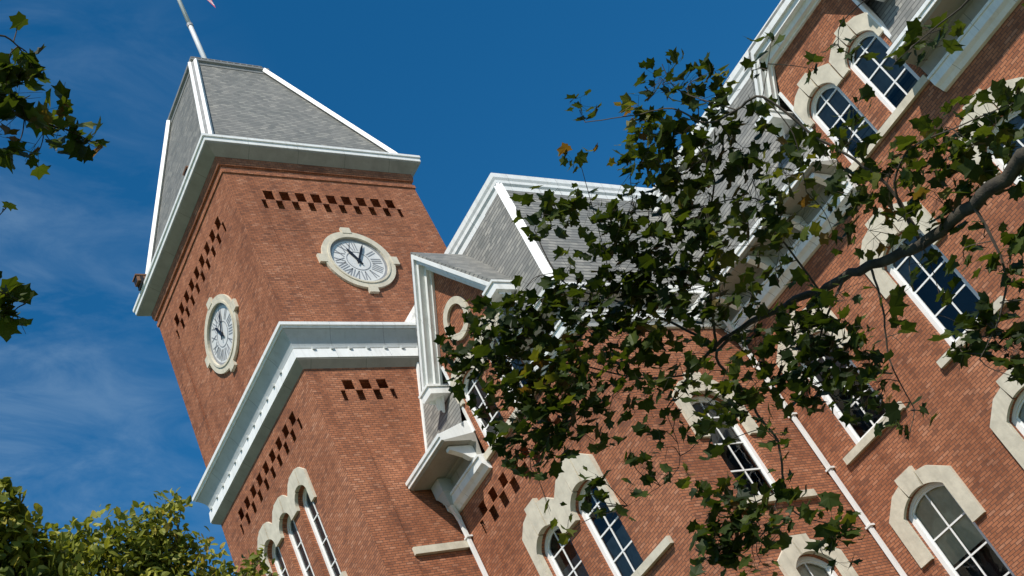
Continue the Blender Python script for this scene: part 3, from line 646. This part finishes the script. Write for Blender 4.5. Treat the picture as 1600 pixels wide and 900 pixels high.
# downspouts
def downspout(x, y, z1, neck):
    mb = MB(); mb.box((x-0.065, y-0.065, GZ), (x+0.065, y+0.065, z1))
    for a, b in zip(neck, neck[1:]): mb.beam(a, b, 0.15, 0.15, (0,1,0.1))
    o = mb.build('downspout', M['white'], hall)
    for z in [z1-0.9-2.35*k for k in range(10)]:
        if z > GZ: mb = MB(); mb.box((x-0.10,y-0.12,z),(x+0.16,y+0.12,z+0.07)); mb.build('bracket', M['white'], o)
downspout(X2-0.16, LY-0.2, 20.5, [(X2-0.16,LY-0.2,20.45),(X2-0.42,LY-0.42,21.0)])
downspout(X3-0.16, Y2-0.16, 20.0, [(X3-0.16,Y2-0.16,19.95),(X3-0.5,Y2-0.4,20.9),(X3-0.7,Y2-0.5,21.6)])
LIMBS = [
    [(7.10,1.27,5.11,0.1000), (7.36,1.84,5.25,0.0700), (7.66,2.43,5.49,0.0560), (7.77,2.95,5.59,0.0490), (7.93,3.50,5.77,0.0430), (7.97,3.96,6.00,0.0390), (7.97,4.45,6.20,0.0340), (7.90,5.00,6.43,0.0270), (7.83,5.50,6.55,0.0180), (7.78,5.87,6.54,0.0100), (7.68,6.25,6.45,0.0050)],
    [(7.87,5.29,6.50,0.0160), (7.79,5.55,6.45,0.0130), (7.88,5.56,6.06,0.0120), (7.94,5.63,5.84,0.0110), (7.95,5.62,5.57,0.0100), (7.96,5.77,5.34,0.0100), (7.95,5.87,5.19,0.0080), (8.01,5.90,5.01,0.0060), (8.17,5.79,4.82,0.0040)],
    [(7.95,5.84,5.24,0.0070), (7.79,6.04,5.27,0.0060), (7.73,6.25,5.33,0.0040), (7.57,6.52,5.21,0.0030)],
    [(7.83,5.50,6.55,0.0140), (7.76,5.27,6.79,0.0120), (7.68,4.99,6.99,0.0110), (7.58,4.64,7.25,0.0100), (7.51,4.34,7.39,0.0080), (7.39,4.21,7.64,0.0060), (7.29,4.24,7.91,0.0040)],
    [(7.93,3.50,5.77,0.0160), (7.83,3.36,6.18,0.0140), (7.68,3.36,6.53,0.0120), (7.53,3.42,6.91,0.0120), (7.33,3.44,7.34,0.0110), (7.28,3.66,7.44,0.0100), (7.27,3.94,7.62,0.0090), (7.13,4.03,7.89,0.0070), (6.97,4.27,8.07,0.0050), (6.80,4.60,8.35,0.0040)],
    [(7.28,3.66,7.44,0.0060), (7.08,3.85,7.90,0.0050), (7.02,3.79,8.16,0.0030)],
    [(7.33,3.44,7.34,0.0060), (7.45,3.50,6.97,0.0050), (7.56,3.78,6.62,0.0040)],
    [(7.83,5.50,6.55,0.0130), (7.63,5.66,7.00,0.0110), (7.36,5.82,7.39,0.0090), (7.07,5.98,7.78,0.0070), (6.91,5.82,8.28,0.0040)],
    [(7.78,5.87,6.54,0.0090), (7.52,6.18,6.77,0.0080), (7.16,6.44,7.17,0.0070), (6.76,6.73,7.51,0.0050), (6.44,7.00,7.75,0.0030)],
    [(7.16,6.44,7.17,0.0060), (6.97,6.82,6.96,0.0050), (6.87,7.22,6.76,0.0030)],
    [(7.97,3.96,6.00,0.0120), (7.95,4.09,5.67,0.0090), (7.97,4.33,5.35,0.0070), (7.98,4.43,4.93,0.0040)],
    [(7.77,2.95,5.59,0.0140), (7.82,3.11,5.11,0.0100), (7.81,3.39,4.88,0.0070), (7.74,3.65,4.75,0.0040)],
    [(7.93,3.50,5.77,0.0130), (7.72,3.30,6.10,0.0100), (7.66,2.99,6.21,0.0080), (7.65,2.63,6.03,0.0060), (7.72,2.30,5.88,0.0040)],
    [(7.97,4.20,6.10,0.0120), (7.85,4.50,5.92,0.0090), (7.80,4.78,5.69,0.0060), (7.89,4.87,5.39,0.0040)],
    [(7.96,5.77,5.34,0.0060), (7.81,6.14,5.04,0.0050), (7.63,6.52,5.07,0.0030)],
    [(7.97,4.45,6.20,0.0100), (7.68,4.27,6.63,0.0080), (7.53,4.15,6.95,0.0060), (7.32,4.69,7.36,0.0040), (7.13,5.10,7.79,0.0030)],
    [(7.68,6.25,6.45,0.0040), (7.66,6.45,5.96,0.0030), (7.37,6.95,5.94,0.0020)],
    [(7.36,5.82,7.39,0.0050), (7.26,5.51,7.81,0.0040), (6.99,5.01,8.35,0.0030)],
    [(7.24,1.15,5.76,0.0140), (7.30,1.63,6.28,0.0090), (7.36,1.99,6.44,0.0060), (7.35,2.26,6.51,0.0040), (7.36,2.50,6.57,0.0030)],
    [(7.30,1.63,6.28,0.0070), (7.26,2.09,6.90,0.0050), (7.25,2.52,7.08,0.0040), (7.33,2.71,7.05,0.0030)],
    [(7.33,3.44,7.34,0.0040), (7.32,3.22,7.48,0.0030), (7.31,3.07,7.58,0.0020)],
]
CLUMPS = [
    (7.50,5.39,6.10,0.174,6), (7.39,5.81,6.03,0.165,4), (7.55,5.42,5.77,0.183,6), (7.59,5.34,5.57,0.139,3), (7.45,5.81,5.69,0.130,2), (7.29,6.15,5.97,0.144,3),
    (7.16,6.39,6.16,0.146,3), (7.01,6.88,5.93,0.136,2), (7.46,5.94,5.26,0.194,9), (7.37,6.29,5.07,0.196,9), (7.47,6.07,4.73,0.160,5), (7.55,5.72,4.97,0.149,4),
    (7.69,4.93,5.55,0.189,8), (7.76,4.55,5.49,0.207,10), (7.80,4.45,5.21,0.174,6), (7.74,4.43,5.86,0.188,7), (7.66,4.67,6.08,0.191,7), (7.76,4.74,5.20,0.134,3),
    (7.59,5.01,6.11,0.193,7), (7.64,5.48,4.54,0.135,4), (7.81,2.90,6.02,0.169,6), (7.88,3.17,5.17,0.146,5), (7.89,3.53,5.01,0.147,5), (7.89,3.44,4.68,0.126,4),
    (7.85,3.08,5.67,0.129,3), (7.85,2.82,5.59,0.127,3), (7.76,3.47,6.29,0.174,5), (7.62,3.59,6.94,0.179,5), (7.37,3.57,7.77,0.108,2), (6.83,6.88,6.65,0.162,4),
    (6.97,6.39,6.90,0.194,6), (7.24,6.00,6.41,0.190,5), (7.85,3.49,5.62,0.120,2), (7.84,4.04,5.36,0.101,1), (6.89,5.93,7.64,0.207,7), (6.74,6.13,7.83,0.140,2),
    (7.23,5.37,7.18,0.201,7), (7.36,5.05,7.03,0.198,7), (7.36,5.58,6.47,0.248,13), (7.47,5.17,6.51,0.229,11), (7.23,5.67,6.86,0.268,17), (7.57,5.21,5.93,0.225,11),
    (7.62,4.89,6.04,0.224,11), (7.37,5.32,6.75,0.221,9), (7.47,5.61,5.93,0.163,4), (7.09,6.36,6.50,0.170,4), (7.19,6.42,5.98,0.134,2), (7.39,5.91,5.83,0.153,3),
    (7.43,6.13,5.02,0.189,9), (7.54,5.82,4.79,0.138,4), (7.39,6.06,5.55,0.131,2), (6.93,7.04,5.99,0.114,1), (6.41,7.12,7.55,0.155,5), (6.53,7.11,7.23,0.153,4),
    (6.62,7.21,6.85,0.164,6), (6.88,4.63,8.57,0.183,6), (6.92,4.94,8.31,0.160,6), (7.19,3.94,8.13,0.255,23), (7.31,3.64,7.92,0.142,5), (7.35,3.85,7.75,0.218,12),
    (7.13,4.36,8.12,0.252,19), (7.25,4.39,7.79,0.332,46), (7.13,4.68,7.95,0.224,12), (7.37,4.19,7.53,0.300,33), (7.43,3.12,7.68,0.128,3), (7.56,3.07,7.27,0.073,2),
    (7.42,3.41,7.66,0.134,3), (7.50,3.63,7.37,0.214,9), (7.48,3.93,7.32,0.215,12), (6.80,5.53,8.18,0.243,22), (7.00,5.22,7.94,0.256,22), (7.17,5.01,7.65,0.281,27),
    (7.31,4.74,7.41,0.276,24), (7.43,4.51,7.17,0.300,38), (7.53,4.20,7.00,0.295,22), (7.60,3.83,6.91,0.265,16), (7.66,3.50,6.77,0.261,14), (7.69,3.27,6.69,0.207,6),
    (7.51,4.62,6.83,0.270,24), (7.40,4.89,7.03,0.274,27), (7.24,5.17,7.30,0.279,32), (7.10,5.37,7.57,0.283,27), (6.95,5.67,7.71,0.183,5), (6.53,6.55,7.91,0.189,7),
    (6.46,6.87,7.72,0.267,30), (6.65,6.53,7.65,0.322,55), (6.83,6.21,7.51,0.318,44), (7.00,5.89,7.36,0.314,45), (7.16,5.60,7.18,0.281,32), (7.30,5.29,7.03,0.278,21),
    (7.43,5.08,6.76,0.274,24), (7.54,4.84,6.53,0.243,15), (7.63,4.46,6.45,0.239,11), (7.66,4.05,6.55,0.237,8), (7.61,4.24,6.67,0.266,14), (6.67,6.76,7.31,0.292,45),
    (6.86,6.48,7.13,0.317,44), (7.03,6.15,6.99,0.313,45), (7.18,5.83,6.85,0.281,27), (7.32,5.77,6.42,0.277,14), (7.15,6.13,6.60,0.281,16), (6.96,6.53,6.72,0.257,26),
    (6.79,6.82,6.90,0.290,36), (6.63,7.03,7.08,0.234,12), (6.74,7.06,6.69,0.232,20), (6.86,6.84,6.61,0.202,9), (7.03,6.58,6.40,0.170,4), (6.78,7.11,6.44,0.116,2),
    (7.23,6.21,6.16,0.195,6), (7.33,5.94,6.14,0.166,3), (7.25,6.33,5.83,0.139,2), (7.32,6.18,5.75,0.138,3), (7.44,5.55,6.16,0.218,6), (7.55,5.09,6.18,0.215,5),
    (7.52,5.48,5.82,0.216,8), (7.06,6.83,5.82,0.169,3), (7.13,6.62,5.86,0.140,2), (6.82,7.28,5.93,0.161,3), (6.79,7.25,6.16,0.115,1), (7.01,6.76,6.18,0.142,2),
    (6.97,6.90,6.09,0.142,2), (7.67,4.84,5.81,0.264,32), (7.75,4.46,5.75,0.260,24), (7.79,4.40,5.42,0.231,15), (7.71,4.81,5.52,0.209,12), (7.64,5.09,5.69,0.186,6),
    (7.77,4.61,5.27,0.232,15), (7.81,4.50,5.00,0.193,8), (7.84,4.31,4.83,0.121,3), (7.81,4.51,4.75,0.071,1), (7.77,4.21,5.86,0.233,10), (7.70,4.52,6.00,0.210,8),
    (7.60,5.40,5.42,0.160,5), (7.59,5.56,5.09,0.185,7), (7.47,5.93,5.19,0.242,22), (7.39,6.15,5.35,0.191,7), (7.39,6.21,5.08,0.244,19), (7.33,6.42,4.98,0.191,9),
    (7.50,5.92,4.93,0.214,9), (7.45,6.11,4.76,0.161,5), (7.61,5.53,4.82,0.137,3), (7.65,5.41,4.64,0.182,10), (7.67,5.33,4.49,0.129,3), (7.62,5.55,4.36,0.145,3),
    (7.69,3.07,6.72,0.206,4), (7.56,2.76,7.25,0.125,3), (7.61,2.79,7.06,0.103,2), (7.67,2.60,6.78,0.091,2), (7.67,2.32,6.68,0.175,8), (7.67,2.18,6.61,0.149,4),
    (7.79,2.98,6.18,0.251,18), (7.77,3.26,6.28,0.254,16), (7.74,3.54,6.37,0.258,18), (7.80,2.68,6.05,0.247,18), (7.80,2.46,5.92,0.220,13), (7.78,2.24,5.86,0.145,6),
    (7.82,2.50,5.69,0.194,8), (7.83,2.82,5.79,0.197,9), (7.82,3.12,5.92,0.225,11), (7.82,3.39,5.93,0.202,6), (7.78,3.68,6.09,0.205,6), (7.73,3.90,6.32,0.182,4),
    (7.85,2.66,5.47,0.121,3), (7.87,3.08,5.40,0.147,3), (7.88,3.02,5.15,0.193,13), (7.87,3.31,5.38,0.148,4), (7.83,3.94,5.53,0.142,2), (7.89,3.52,4.88,0.220,19),
    (7.88,3.77,4.98,0.173,7), (7.89,3.51,4.68,0.194,13), (7.89,3.23,4.91,0.121,3), (7.88,3.68,5.15,0.109,1), (7.88,3.59,4.52,0.121,2), (7.84,3.70,5.60,0.111,2),
    (7.87,3.65,5.32,0.090,1), (7.48,1.79,5.50,0.273,26), (7.47,1.97,4.96,0.311,35), (7.61,2.37,4.88,0.273,26), (7.24,1.28,5.29,0.347,46), (7.30,1.26,5.81,0.360,35),
    (7.22,1.41,4.78,0.381,58), (7.78,2.98,4.49,0.279,20), (7.40,2.33,4.31,0.347,35),
]
LIMBS2 = [
    [(0.50,4.40,7.07,0.0600), (0.98,4.51,7.43,0.0400), (1.34,4.53,7.60,0.0250), (1.78,4.69,7.88,0.0160), (2.11,4.85,7.92,0.0090), (2.36,4.90,7.92,0.0060), (2.58,4.98,7.90,0.0030)],
    [(1.34,4.53,7.60,0.0140), (1.59,4.37,7.91,0.0100), (1.89,4.37,8.08,0.0060), (2.02,4.45,8.11,0.0040)],
    [(0.98,4.51,7.43,0.0200), (1.37,5.20,7.02,0.0140), (1.71,5.40,7.02,0.0100), (1.96,5.54,7.08,0.0060), (2.13,5.63,7.07,0.0030)],
    [(1.71,5.40,7.02,0.0060), (1.86,5.22,7.28,0.0040), (1.98,5.17,7.43,0.0030)],
]
CLUMPS2 = [
    (2.13,4.57,8.15,0.104,3), (2.34,4.81,8.04,0.106,3), (2.43,5.01,7.91,0.106,4), (2.21,5.03,7.81,0.105,3), (2.60,5.03,7.96,0.058,1), (1.99,4.57,8.08,0.112,8),
    (2.06,4.73,7.99,0.130,7), (2.02,4.39,8.23,0.052,1), (2.02,4.66,8.02,0.129,9), (1.98,4.78,7.91,0.129,10), (2.20,4.65,8.11,0.105,2), (2.26,4.82,8.00,0.132,4),
    (2.39,4.88,8.01,0.124,6), (2.52,5.01,7.94,0.116,7), (2.31,5.00,7.88,0.123,3), (2.12,4.89,7.88,0.152,6), (2.04,5.00,7.75,0.129,7), (1.99,5.24,7.51,0.047,1),
    (2.03,5.59,7.19,0.077,2), (2.14,5.68,7.15,0.087,3), (2.07,5.75,7.04,0.103,6), (2.00,5.68,7.08,0.086,4), (1.74,4.62,7.91,0.253,26), (1.71,4.88,7.69,0.252,26),
    (1.71,5.54,7.05,0.252,26), (1.35,4.51,7.74,0.367,45), (1.32,5.10,7.27,0.367,45), (0.99,4.66,7.31,0.392,55), (0.75,4.16,7.48,0.457,80), (0.64,4.89,6.89,0.457,80),
]
CROWN_A = [
    (6.16,13.10,10.56,0.234,31), (6.31,13.03,10.57,0.126,7), (5.96,13.30,10.40,0.360,98), (5.76,13.48,10.26,0.405,165), (5.43,13.43,10.55,0.288,36), (5.14,13.55,10.54,0.252,24),
    (4.97,13.70,10.40,0.360,112), (5.34,13.66,10.24,0.405,195), (5.85,13.61,9.99,0.360,205), (6.34,13.33,10.09,0.288,31), (6.46,13.44,9.82,0.360,85), (6.09,13.48,10.04,0.360,154),
    (6.66,13.40,9.71,0.198,17), (6.79,13.42,9.58,0.135,8), (7.12,13.24,9.59,0.180,24), (7.21,13.14,9.68,0.126,6), (7.32,13.23,9.41,0.162,11), (4.59,13.94,10.24,0.450,292),
    (5.23,13.98,9.79,0.630,744), (6.05,13.83,9.47,0.630,744), (6.80,13.62,9.22,0.540,346), (7.24,13.52,8.98,0.450,153), (5.63,14.24,9.03,0.810,945), (6.44,14.07,8.69,0.810,945),
    (4.97,14.38,9.23,0.720,747), (5.86,14.50,8.31,0.899,610),
]
CROWN_B = [
    (3.24,10.20,9.03,0.096,7), (3.27,10.32,8.84,0.165,23), (3.41,10.35,8.74,0.151,8), (3.24,10.50,8.59,0.275,100), (3.46,10.50,8.49,0.248,69), (3.65,10.57,8.28,0.248,51),
    (3.34,10.65,8.31,0.310,149), (2.97,10.47,8.76,0.413,226), (2.85,10.75,8.38,0.550,402), (3.38,10.86,7.94,0.550,402), (2.72,11.07,7.90,0.688,482), (3.35,11.16,7.42,0.619,273),
    (2.37,10.81,8.48,0.619,391),
]
# ------------------------------------------------------------------ trees (metres)
LOBED = [(0,1.0),(0.15,0.70),(0.33,0.60),(0.42,0.66),(0.82,0.58),(0.66,0.32),(0.62,0.10),(0.80,-0.20),(0.46,-0.28),(0.20,-0.42),(0,-0.30)]
LOBED = LOBED + [(-x, y) for x, y in LOBED[-2:0:-1]]
OVAL = [(0,1.0),(0.34,0.55),(0.46,0.05),(0.25,-0.5),(0,-0.7),(-0.25,-0.5),(-0.46,0.05),(-0.34,0.55)]
SUNV = Vector((-0.49, -0.47, 0.73))
class Foliage:
    def __init__(s): s.v = []; s.f = []; s.t = []
    def leaf(s, p, size, shape, R, tint, up=0.62, spread=0.62):
        n = Vector((R.gauss(0, spread), R.gauss(0, spread), up + R.gauss(0, spread*0.6))) + SUNV*0.35
        n.normalize(); a = R.uniform(0, 2*math.pi)
        e = n.orthogonal().normalized(); g = n.cross(e)
        t = e*math.cos(a) + g*math.sin(a); b = n.cross(t)
        t = (t - Vector((0,0,0.25*R.random()))).normalized()
        k = len(s.v); fold = R.uniform(-0.1, 0.5); droop = R.uniform(0.0, 0.6); wob = R.uniform(-.3, .3); asp = R.uniform(0.82, 1.12)
        s.v.append(tuple(p))
        for x, y in shape:
            j = 1 + R.uniform(-0.07, 0.07)
            q = p + (b*x*asp*j + t*y*j + n*(fold*abs(x) - droop*max(0, y)**2*0.6 + wob*x*y))*size*0.5
            s.v.append(tuple(q))
        m = len(shape)
        for i in range(m):
            s.f.append((k, k+1+i, k+1+(i+1) % m)); s.t.append(tint)
    def build(s, name, mat, parent):
        off = world_loc(parent); me = bpy.data.meshes.new(name)
        me.from_pydata([(x-off.x, y-off.y, z-off.z) for x, y, z in s.v], [], s.f)
        at = me.attributes.new('leaf_tint', 'FLOAT', 'FACE'); at.data.foreach_set('value', s.t)
        me.materials.append(mat); o = bpy.data.objects.new(name, me); col.objects.link(o); o.parent = parent
        return o
def curve_pts(pts, sub=4, R=None, jit=0.0):
    """Catmull-Rom through (x,y,z,r)"""
    P = [Vector(p) for p in pts]; out = []
    for i in range(len(P)-1):
        a, b, c, d = P[max(i-1,0)], P[i], P[i+1], P[min(i+2,len(P)-1)]
        for k in range(sub):
            t = k/sub
            q = 0.5*((2*b)+(c-a)*t+(2*a-5*b+4*c-d)*t*t+(3*b-a-3*c+d)*t**3)
            q.w = b.w + (c.w-b.w)*t
            if jit and R: 
                for ax in range(3): q[ax] += R.gauss(0, jit*q.w)
            out.append(q)
    out.append(P[-1]); return out
def skeleton(root, limbs, trunk, R, bark_part, twig_part, jit=0.25):
    nodes = []
    mb = MB(); mb.raw = True; tb = MB(); tb.raw = True
    tp = curve_pts(trunk, 5, R, 0.04); mb.tube([q.to_3d() for q in tp], [q.w for q in tp], 14)
    for l in limbs:
        c = curve_pts(l, 5, R, jit); big = l[0][3] > 0.03
        (mb if big else tb).tube([q.to_3d() for q in c], [q.w for q in c], 10 if big else 6)
        nodes += [q.to_3d() for q in c]
    mb.build(bark_part, M['bark'], root, smooth=True)
    return nodes, tb
def clump_leaves(fo, tb, nodes, clumps, shape, size, R, tints, dens=1.75):
    for x, y, z, r, n in clumps:
        c = Vector((x, y, z)); far = min(nodes, key=lambda q: (q-c).length)
        mid = (far + c)*0.5 + Vector((R.gauss(0, r*.25), R.gauss(0, r*.25), R.uniform(0, r*.35)))
        cv = curve_pts([(*far, .0045), (*mid, .0038), (*c, .002)], 4); tb.tube([q.to_3d() for q in cv], [q.w for q in cv], 5)
        tips = [c]
        for k in range(max(1, n//7)):
            s = cv[R.randrange(3, len(cv))].to_3d(); e = c + Vector((R.gauss(0,1), R.gauss(0,1), R.gauss(0,.8)))*r*0.6
            m2 = (s+e)/2 + Vector((0,0,R.uniform(0,.12)*r)); tb.tube([s, m2, e], [.0028,.0022,.0013], 4); tips += [e, m2]
        base = R.choice(tints)
        for k in range(int(n*dens+.5)):
            while True:
                d = Vector((R.uniform(-1,1), R.uniform(-1,1), R.uniform(-1,1)))
                if d.length < 1: break
            p = c + d*r*1.08
            tip = min(tips, key=lambda q: (q-p).length)
            if (tip-p).length < r: tb.tube([tip, (tip+p)/2 - Vector((0,0,.01)), p], [.0012]*3, 3)
            fo.leaf(p, size*R.uniform(0.5, 1.28), shape, R, min(1, max(0, base + R.gauss(0, 0.16))))
leafA = leaf_mat('plane_leaf', [(0, (0.016, 0.027, 0.007)), (0.45, (0.034, 0.052, 0.010)), (0.75, (0.068, 0.090, 0.016)), (0.92, (0.13, 0.13, 0.027)), (1, (0.14, 0.075, 0.028))], 0.38, (2.0, 1.9, 0.5))
leafB = leaf_mat('small_tree_leaf', [(0, (0.06, 0.08, 0.014)), (0.4, (0.17, 0.19, 0.03)), (0.8, (0.33, 0.32, 0.055)), (1, (0.40, 0.30, 0.08))], 0.35, (1.4, 1.4, 0.6))

def foreground_tree(label, limbs, clumps, trunk, seed, group, extra=(), dens=1.75):
    R = random.Random(seed)
    root = empty('plane_tree', (trunk[0][0], trunk[0][1], 0), label, 'tree', group)
    nodes, tb = skeleton(root, limbs, trunk, R, 'trunk', 'twigs')
    fo = Foliage()
    clump_leaves(fo, tb, nodes, clumps, LOBED, 0.174, R, (0.15, 0.3, 0.35, 0.4, 0.5, 0.6, 0.3, 0.78), dens=dens)
    for (x, y, z, r, n) in extra:
        for k in range(n):
            p = Vector((x, y, z)) + Vector((R.gauss(0,.5), R.gauss(0,.5), R.gauss(0,.4)))*r
            fo.leaf(p, 0.16*R.uniform(.8, 1.2), LOBED, R, R.random()*.6)
    tb.build('twigs', M['twig'], root)
    fo.build('foliage', leafA, root)
    return root
shade_canopy = [(x, y, z, 1.9, 60) for x, y, z in ((3.2,1.4,12.2),(1.6,0.6,12.8),(4.9,1.6,11.6),(3.0,3.0,12.8),(1.0,2.6,13.4),(5.4,-0.4,11.2),(6.6,0.6,10.8),(0.0,1.0,13.6))]  # canopy leaves added out of view to shade the branch below
foreground_tree('plane tree whose leafy branch hangs across the right half, in front of the brick hall', LIMBS, CLUMPS,
    [(9.4,-1.6,-0.1,0.34),(9.35,-1.55,0.5,0.27),(9.1,-1.3,2.4,0.22),(8.3,-0.2,4.2,0.17),(7.4,0.9,5.0,0.12),(7.1,1.27,5.11,0.10)], 11, 'plane trees framing the view',
    extra=shade_canopy)
bpy.context.view_layer.update()
foreground_tree('plane tree reaching in at the left edge, a few dark leaf sprays against the sky', LIMBS2, CLUMPS2,
    [(-1.9,2.6,-0.1,0.30),(-1.85,2.6,0.5,0.24),(-1.6,2.9,3.0,0.19),(-0.9,3.5,5.6,0.13),(0.1,4.2,6.9,0.075),(0.5,4.4,7.07,0.06)], 12, 'plane trees framing the view', dens=1.15)

def crown_tree(label, clumps, trunk, seed, size, tints):
    R = random.Random(seed); root = empty('leafy_tree', (trunk[0][0], trunk[0][1], 0), label, 'tree')
    top = Vector(trunk[-1][:3]); limbs = []
    for x, y, z, r, n in clumps:
        f = R.uniform(0.35, 0.95); q = Vector(trunk[-2][:3]).lerp(top, f); e = Vector((x, y, z))
        limbs.append([(*q, .028), *[(*(q.lerp(e, .5) + Vector((0,0,-.1))), .014)], (*e, .004)])
    nodes, tb = skeleton(root, limbs, trunk, R, 'trunk', 'twigs', 0.1)
    fo = Foliage()
    for x, y, z, r, n in clumps:
        base = R.choice(tints)
        for k in range(int(n*1.7)):
            d = Vector((R.gauss(0,1), R.gauss(0,1), R.gauss(0,1))); d = d.normalized()*R.random()**0.42*1.12
            fo.leaf(Vector((x,y,z)) + d*r, size*R.uniform(.65,1.3), OVAL, R, min(1, max(0, base + R.gauss(0,.2))), up=0.25, spread=0.75)
    tb.build('twigs', M['twig'], root)
    fo.build('crown', leafB, root)
crown_tree('sunlit yellow-green leafy tree below the tower at the bottom left', CROWN_A, [(5.9,14.5,-0.1,.22),(5.9,14.5,1.5,.17),(5.85,14.4,4.5,.13),(5.8,14.4,6.5,.10),(5.85,14.2,9.6,.04)], 21, 0.15, (0.3,0.45,0.55,0.6,0.8))
crown_tree('nearer leafy tree in the bottom left corner, its top left of the sunlit tree', CROWN_B, [(2.9,11.3,-0.1,.2),(2.9,11.3,1.5,.16),(2.95,11.3,4.0,.12),(3.0,11.2,5.6,.1),(3.05,11.1,8.2,.04)], 22, 0.165, (0.05,0.2,0.35,0.55,0.65))
# ------------------------------------------------------------------ camera, light, sky
def camera():
    cam = bpy.data.cameras.new('camera'); o = bpy.data.objects.new('camera', cam); col.objects.link(o)
    R = ((0.7969314532109719, -0.4443809982925519, -0.40917696323175806), (0.02174949266063104, 0.6980360980479964, -0.7157321883155272), (0.6036780751791916, 0.5614901015854536, 0.565951983271994))
    rx, ry, rz = (Vector(r) for r in R)           # image right, down, forward in the world
    m = Matrix((rx, -ry, -rz)).transposed().to_4x4(); m.translation = Vector((0, 0, EYE)); o.matrix_world = m
    cam.sensor_fit = 'HORIZONTAL'; cam.sensor_width = 36; cam.lens = 36*1889.87/1600; cam.clip_start = 0.1; cam.clip_end = 5000
    sc.camera = o
camera()
SUN = Vector((-0.72, -0.69, 0)).normalized(); EL = math.radians(47)
to_sun = Vector((SUN.x*math.cos(EL), SUN.y*math.cos(EL), math.sin(EL)))
l = bpy.data.lights.new('sun', 'SUN'); l.energy = 4.6; l.angle = math.radians(0.53); l.color = (1.0, 0.95, 0.87)
so = bpy.data.objects.new('sun', l); col.objects.link(so); so.rotation_euler = to_sun.to_track_quat('Z', 'Y').to_euler(); so.location = (-20, -20, 40)
wd = bpy.data.worlds.new('World'); sc.world = wd; wd.use_nodes = True; nt = wd.node_tree; nt.nodes.clear()
wo = nt.nodes.new('ShaderNodeOutputWorld'); bg = nt.nodes.new('ShaderNodeBackground'); sky = nt.nodes.new('ShaderNodeTexSky')
sky.sky_type = 'NISHITA'; sky.sun_disc = False; sky.sun_elevation = EL; sky.sun_rotation = math.atan2(to_sun.x, to_sun.y)
sky.air_density = 1.0; sky.dust_density = 0.3; sky.ozone_density = 3.0; sky.altitude = 300
# thin cirrus: streaks of noise over the sky directions
tc = nt.nodes.new('ShaderNodeTexCoord')
mp = node(nt, 'ShaderNodeMapping'); mp.inputs['Rotation'].default_value = (0.3, 0.5, 0.6); mp.inputs['Scale'].default_value = (2.0, 8.0, 7.0); nt.links.new(tc.outputs['Generated'], mp.inputs[0])
n1 = node(nt, 'ShaderNodeTexNoise', Scale=2.4, Detail=9, Roughness=0.62, Distortion=0.9); nt.links.new(mp.outputs[0], n1.inputs['Vector'])
n2 = node(nt, 'ShaderNodeTexNoise', Scale=1.3, Detail=3); nt.links.new(tc.outputs['Generated'], n2.inputs['Vector'])
f1 = ramp(nt, n1.outputs[0], [(0.38, (0, 0, 0)), (0.52, (0.35, 0.35, 0.35)), (0.70, (1, 1, 1))])
dt = node(nt, 'ShaderNodeVectorMath', operation='DOT_PRODUCT'); nt.links.new(tc.outputs['Generated'], dt.inputs[0]); dt.inputs[1].default_value = (-0.22, 0.88, 0.42)
f2_ = ramp(nt, dt.outputs['Value'], [(0.66, (0, 0, 0)), (0.95, (1, 1, 1))])
mu = node(nt, 'ShaderNodeMath', operation='MULTIPLY'); nt.links.new(f1, mu.inputs[0]); nt.links.new(f2_, mu.inputs[1])
mu2 = node(nt, 'ShaderNodeMath', operation='MULTIPLY'); nt.links.new(mu.outputs[0], mu2.inputs[0]); mu2.inputs[1].default_value = 0.44
hs = node(nt, 'ShaderNodeHueSaturation', Hue=0.494, Saturation=1.36, Value=1.36); nt.links.new(sky.outputs[0], hs.inputs['Color'])
skyc = mix(nt, hs.outputs[0], (3.6, 5.2, 6.9), mu2.outputs[0])
nt.links.new(skyc, bg.inputs[0]); bg.inputs[1].default_value = 0.08; nt.links.new(bg.outputs[0], wo.inputs[0])
vs = sc.view_settings; vs.view_transform = 'Standard'; vs.look = 'None'; vs.exposure = 0.25; vs.gamma = 1
sc.cycles.max_bounces = 6; sc.cycles.transparent_max_bounces = 8
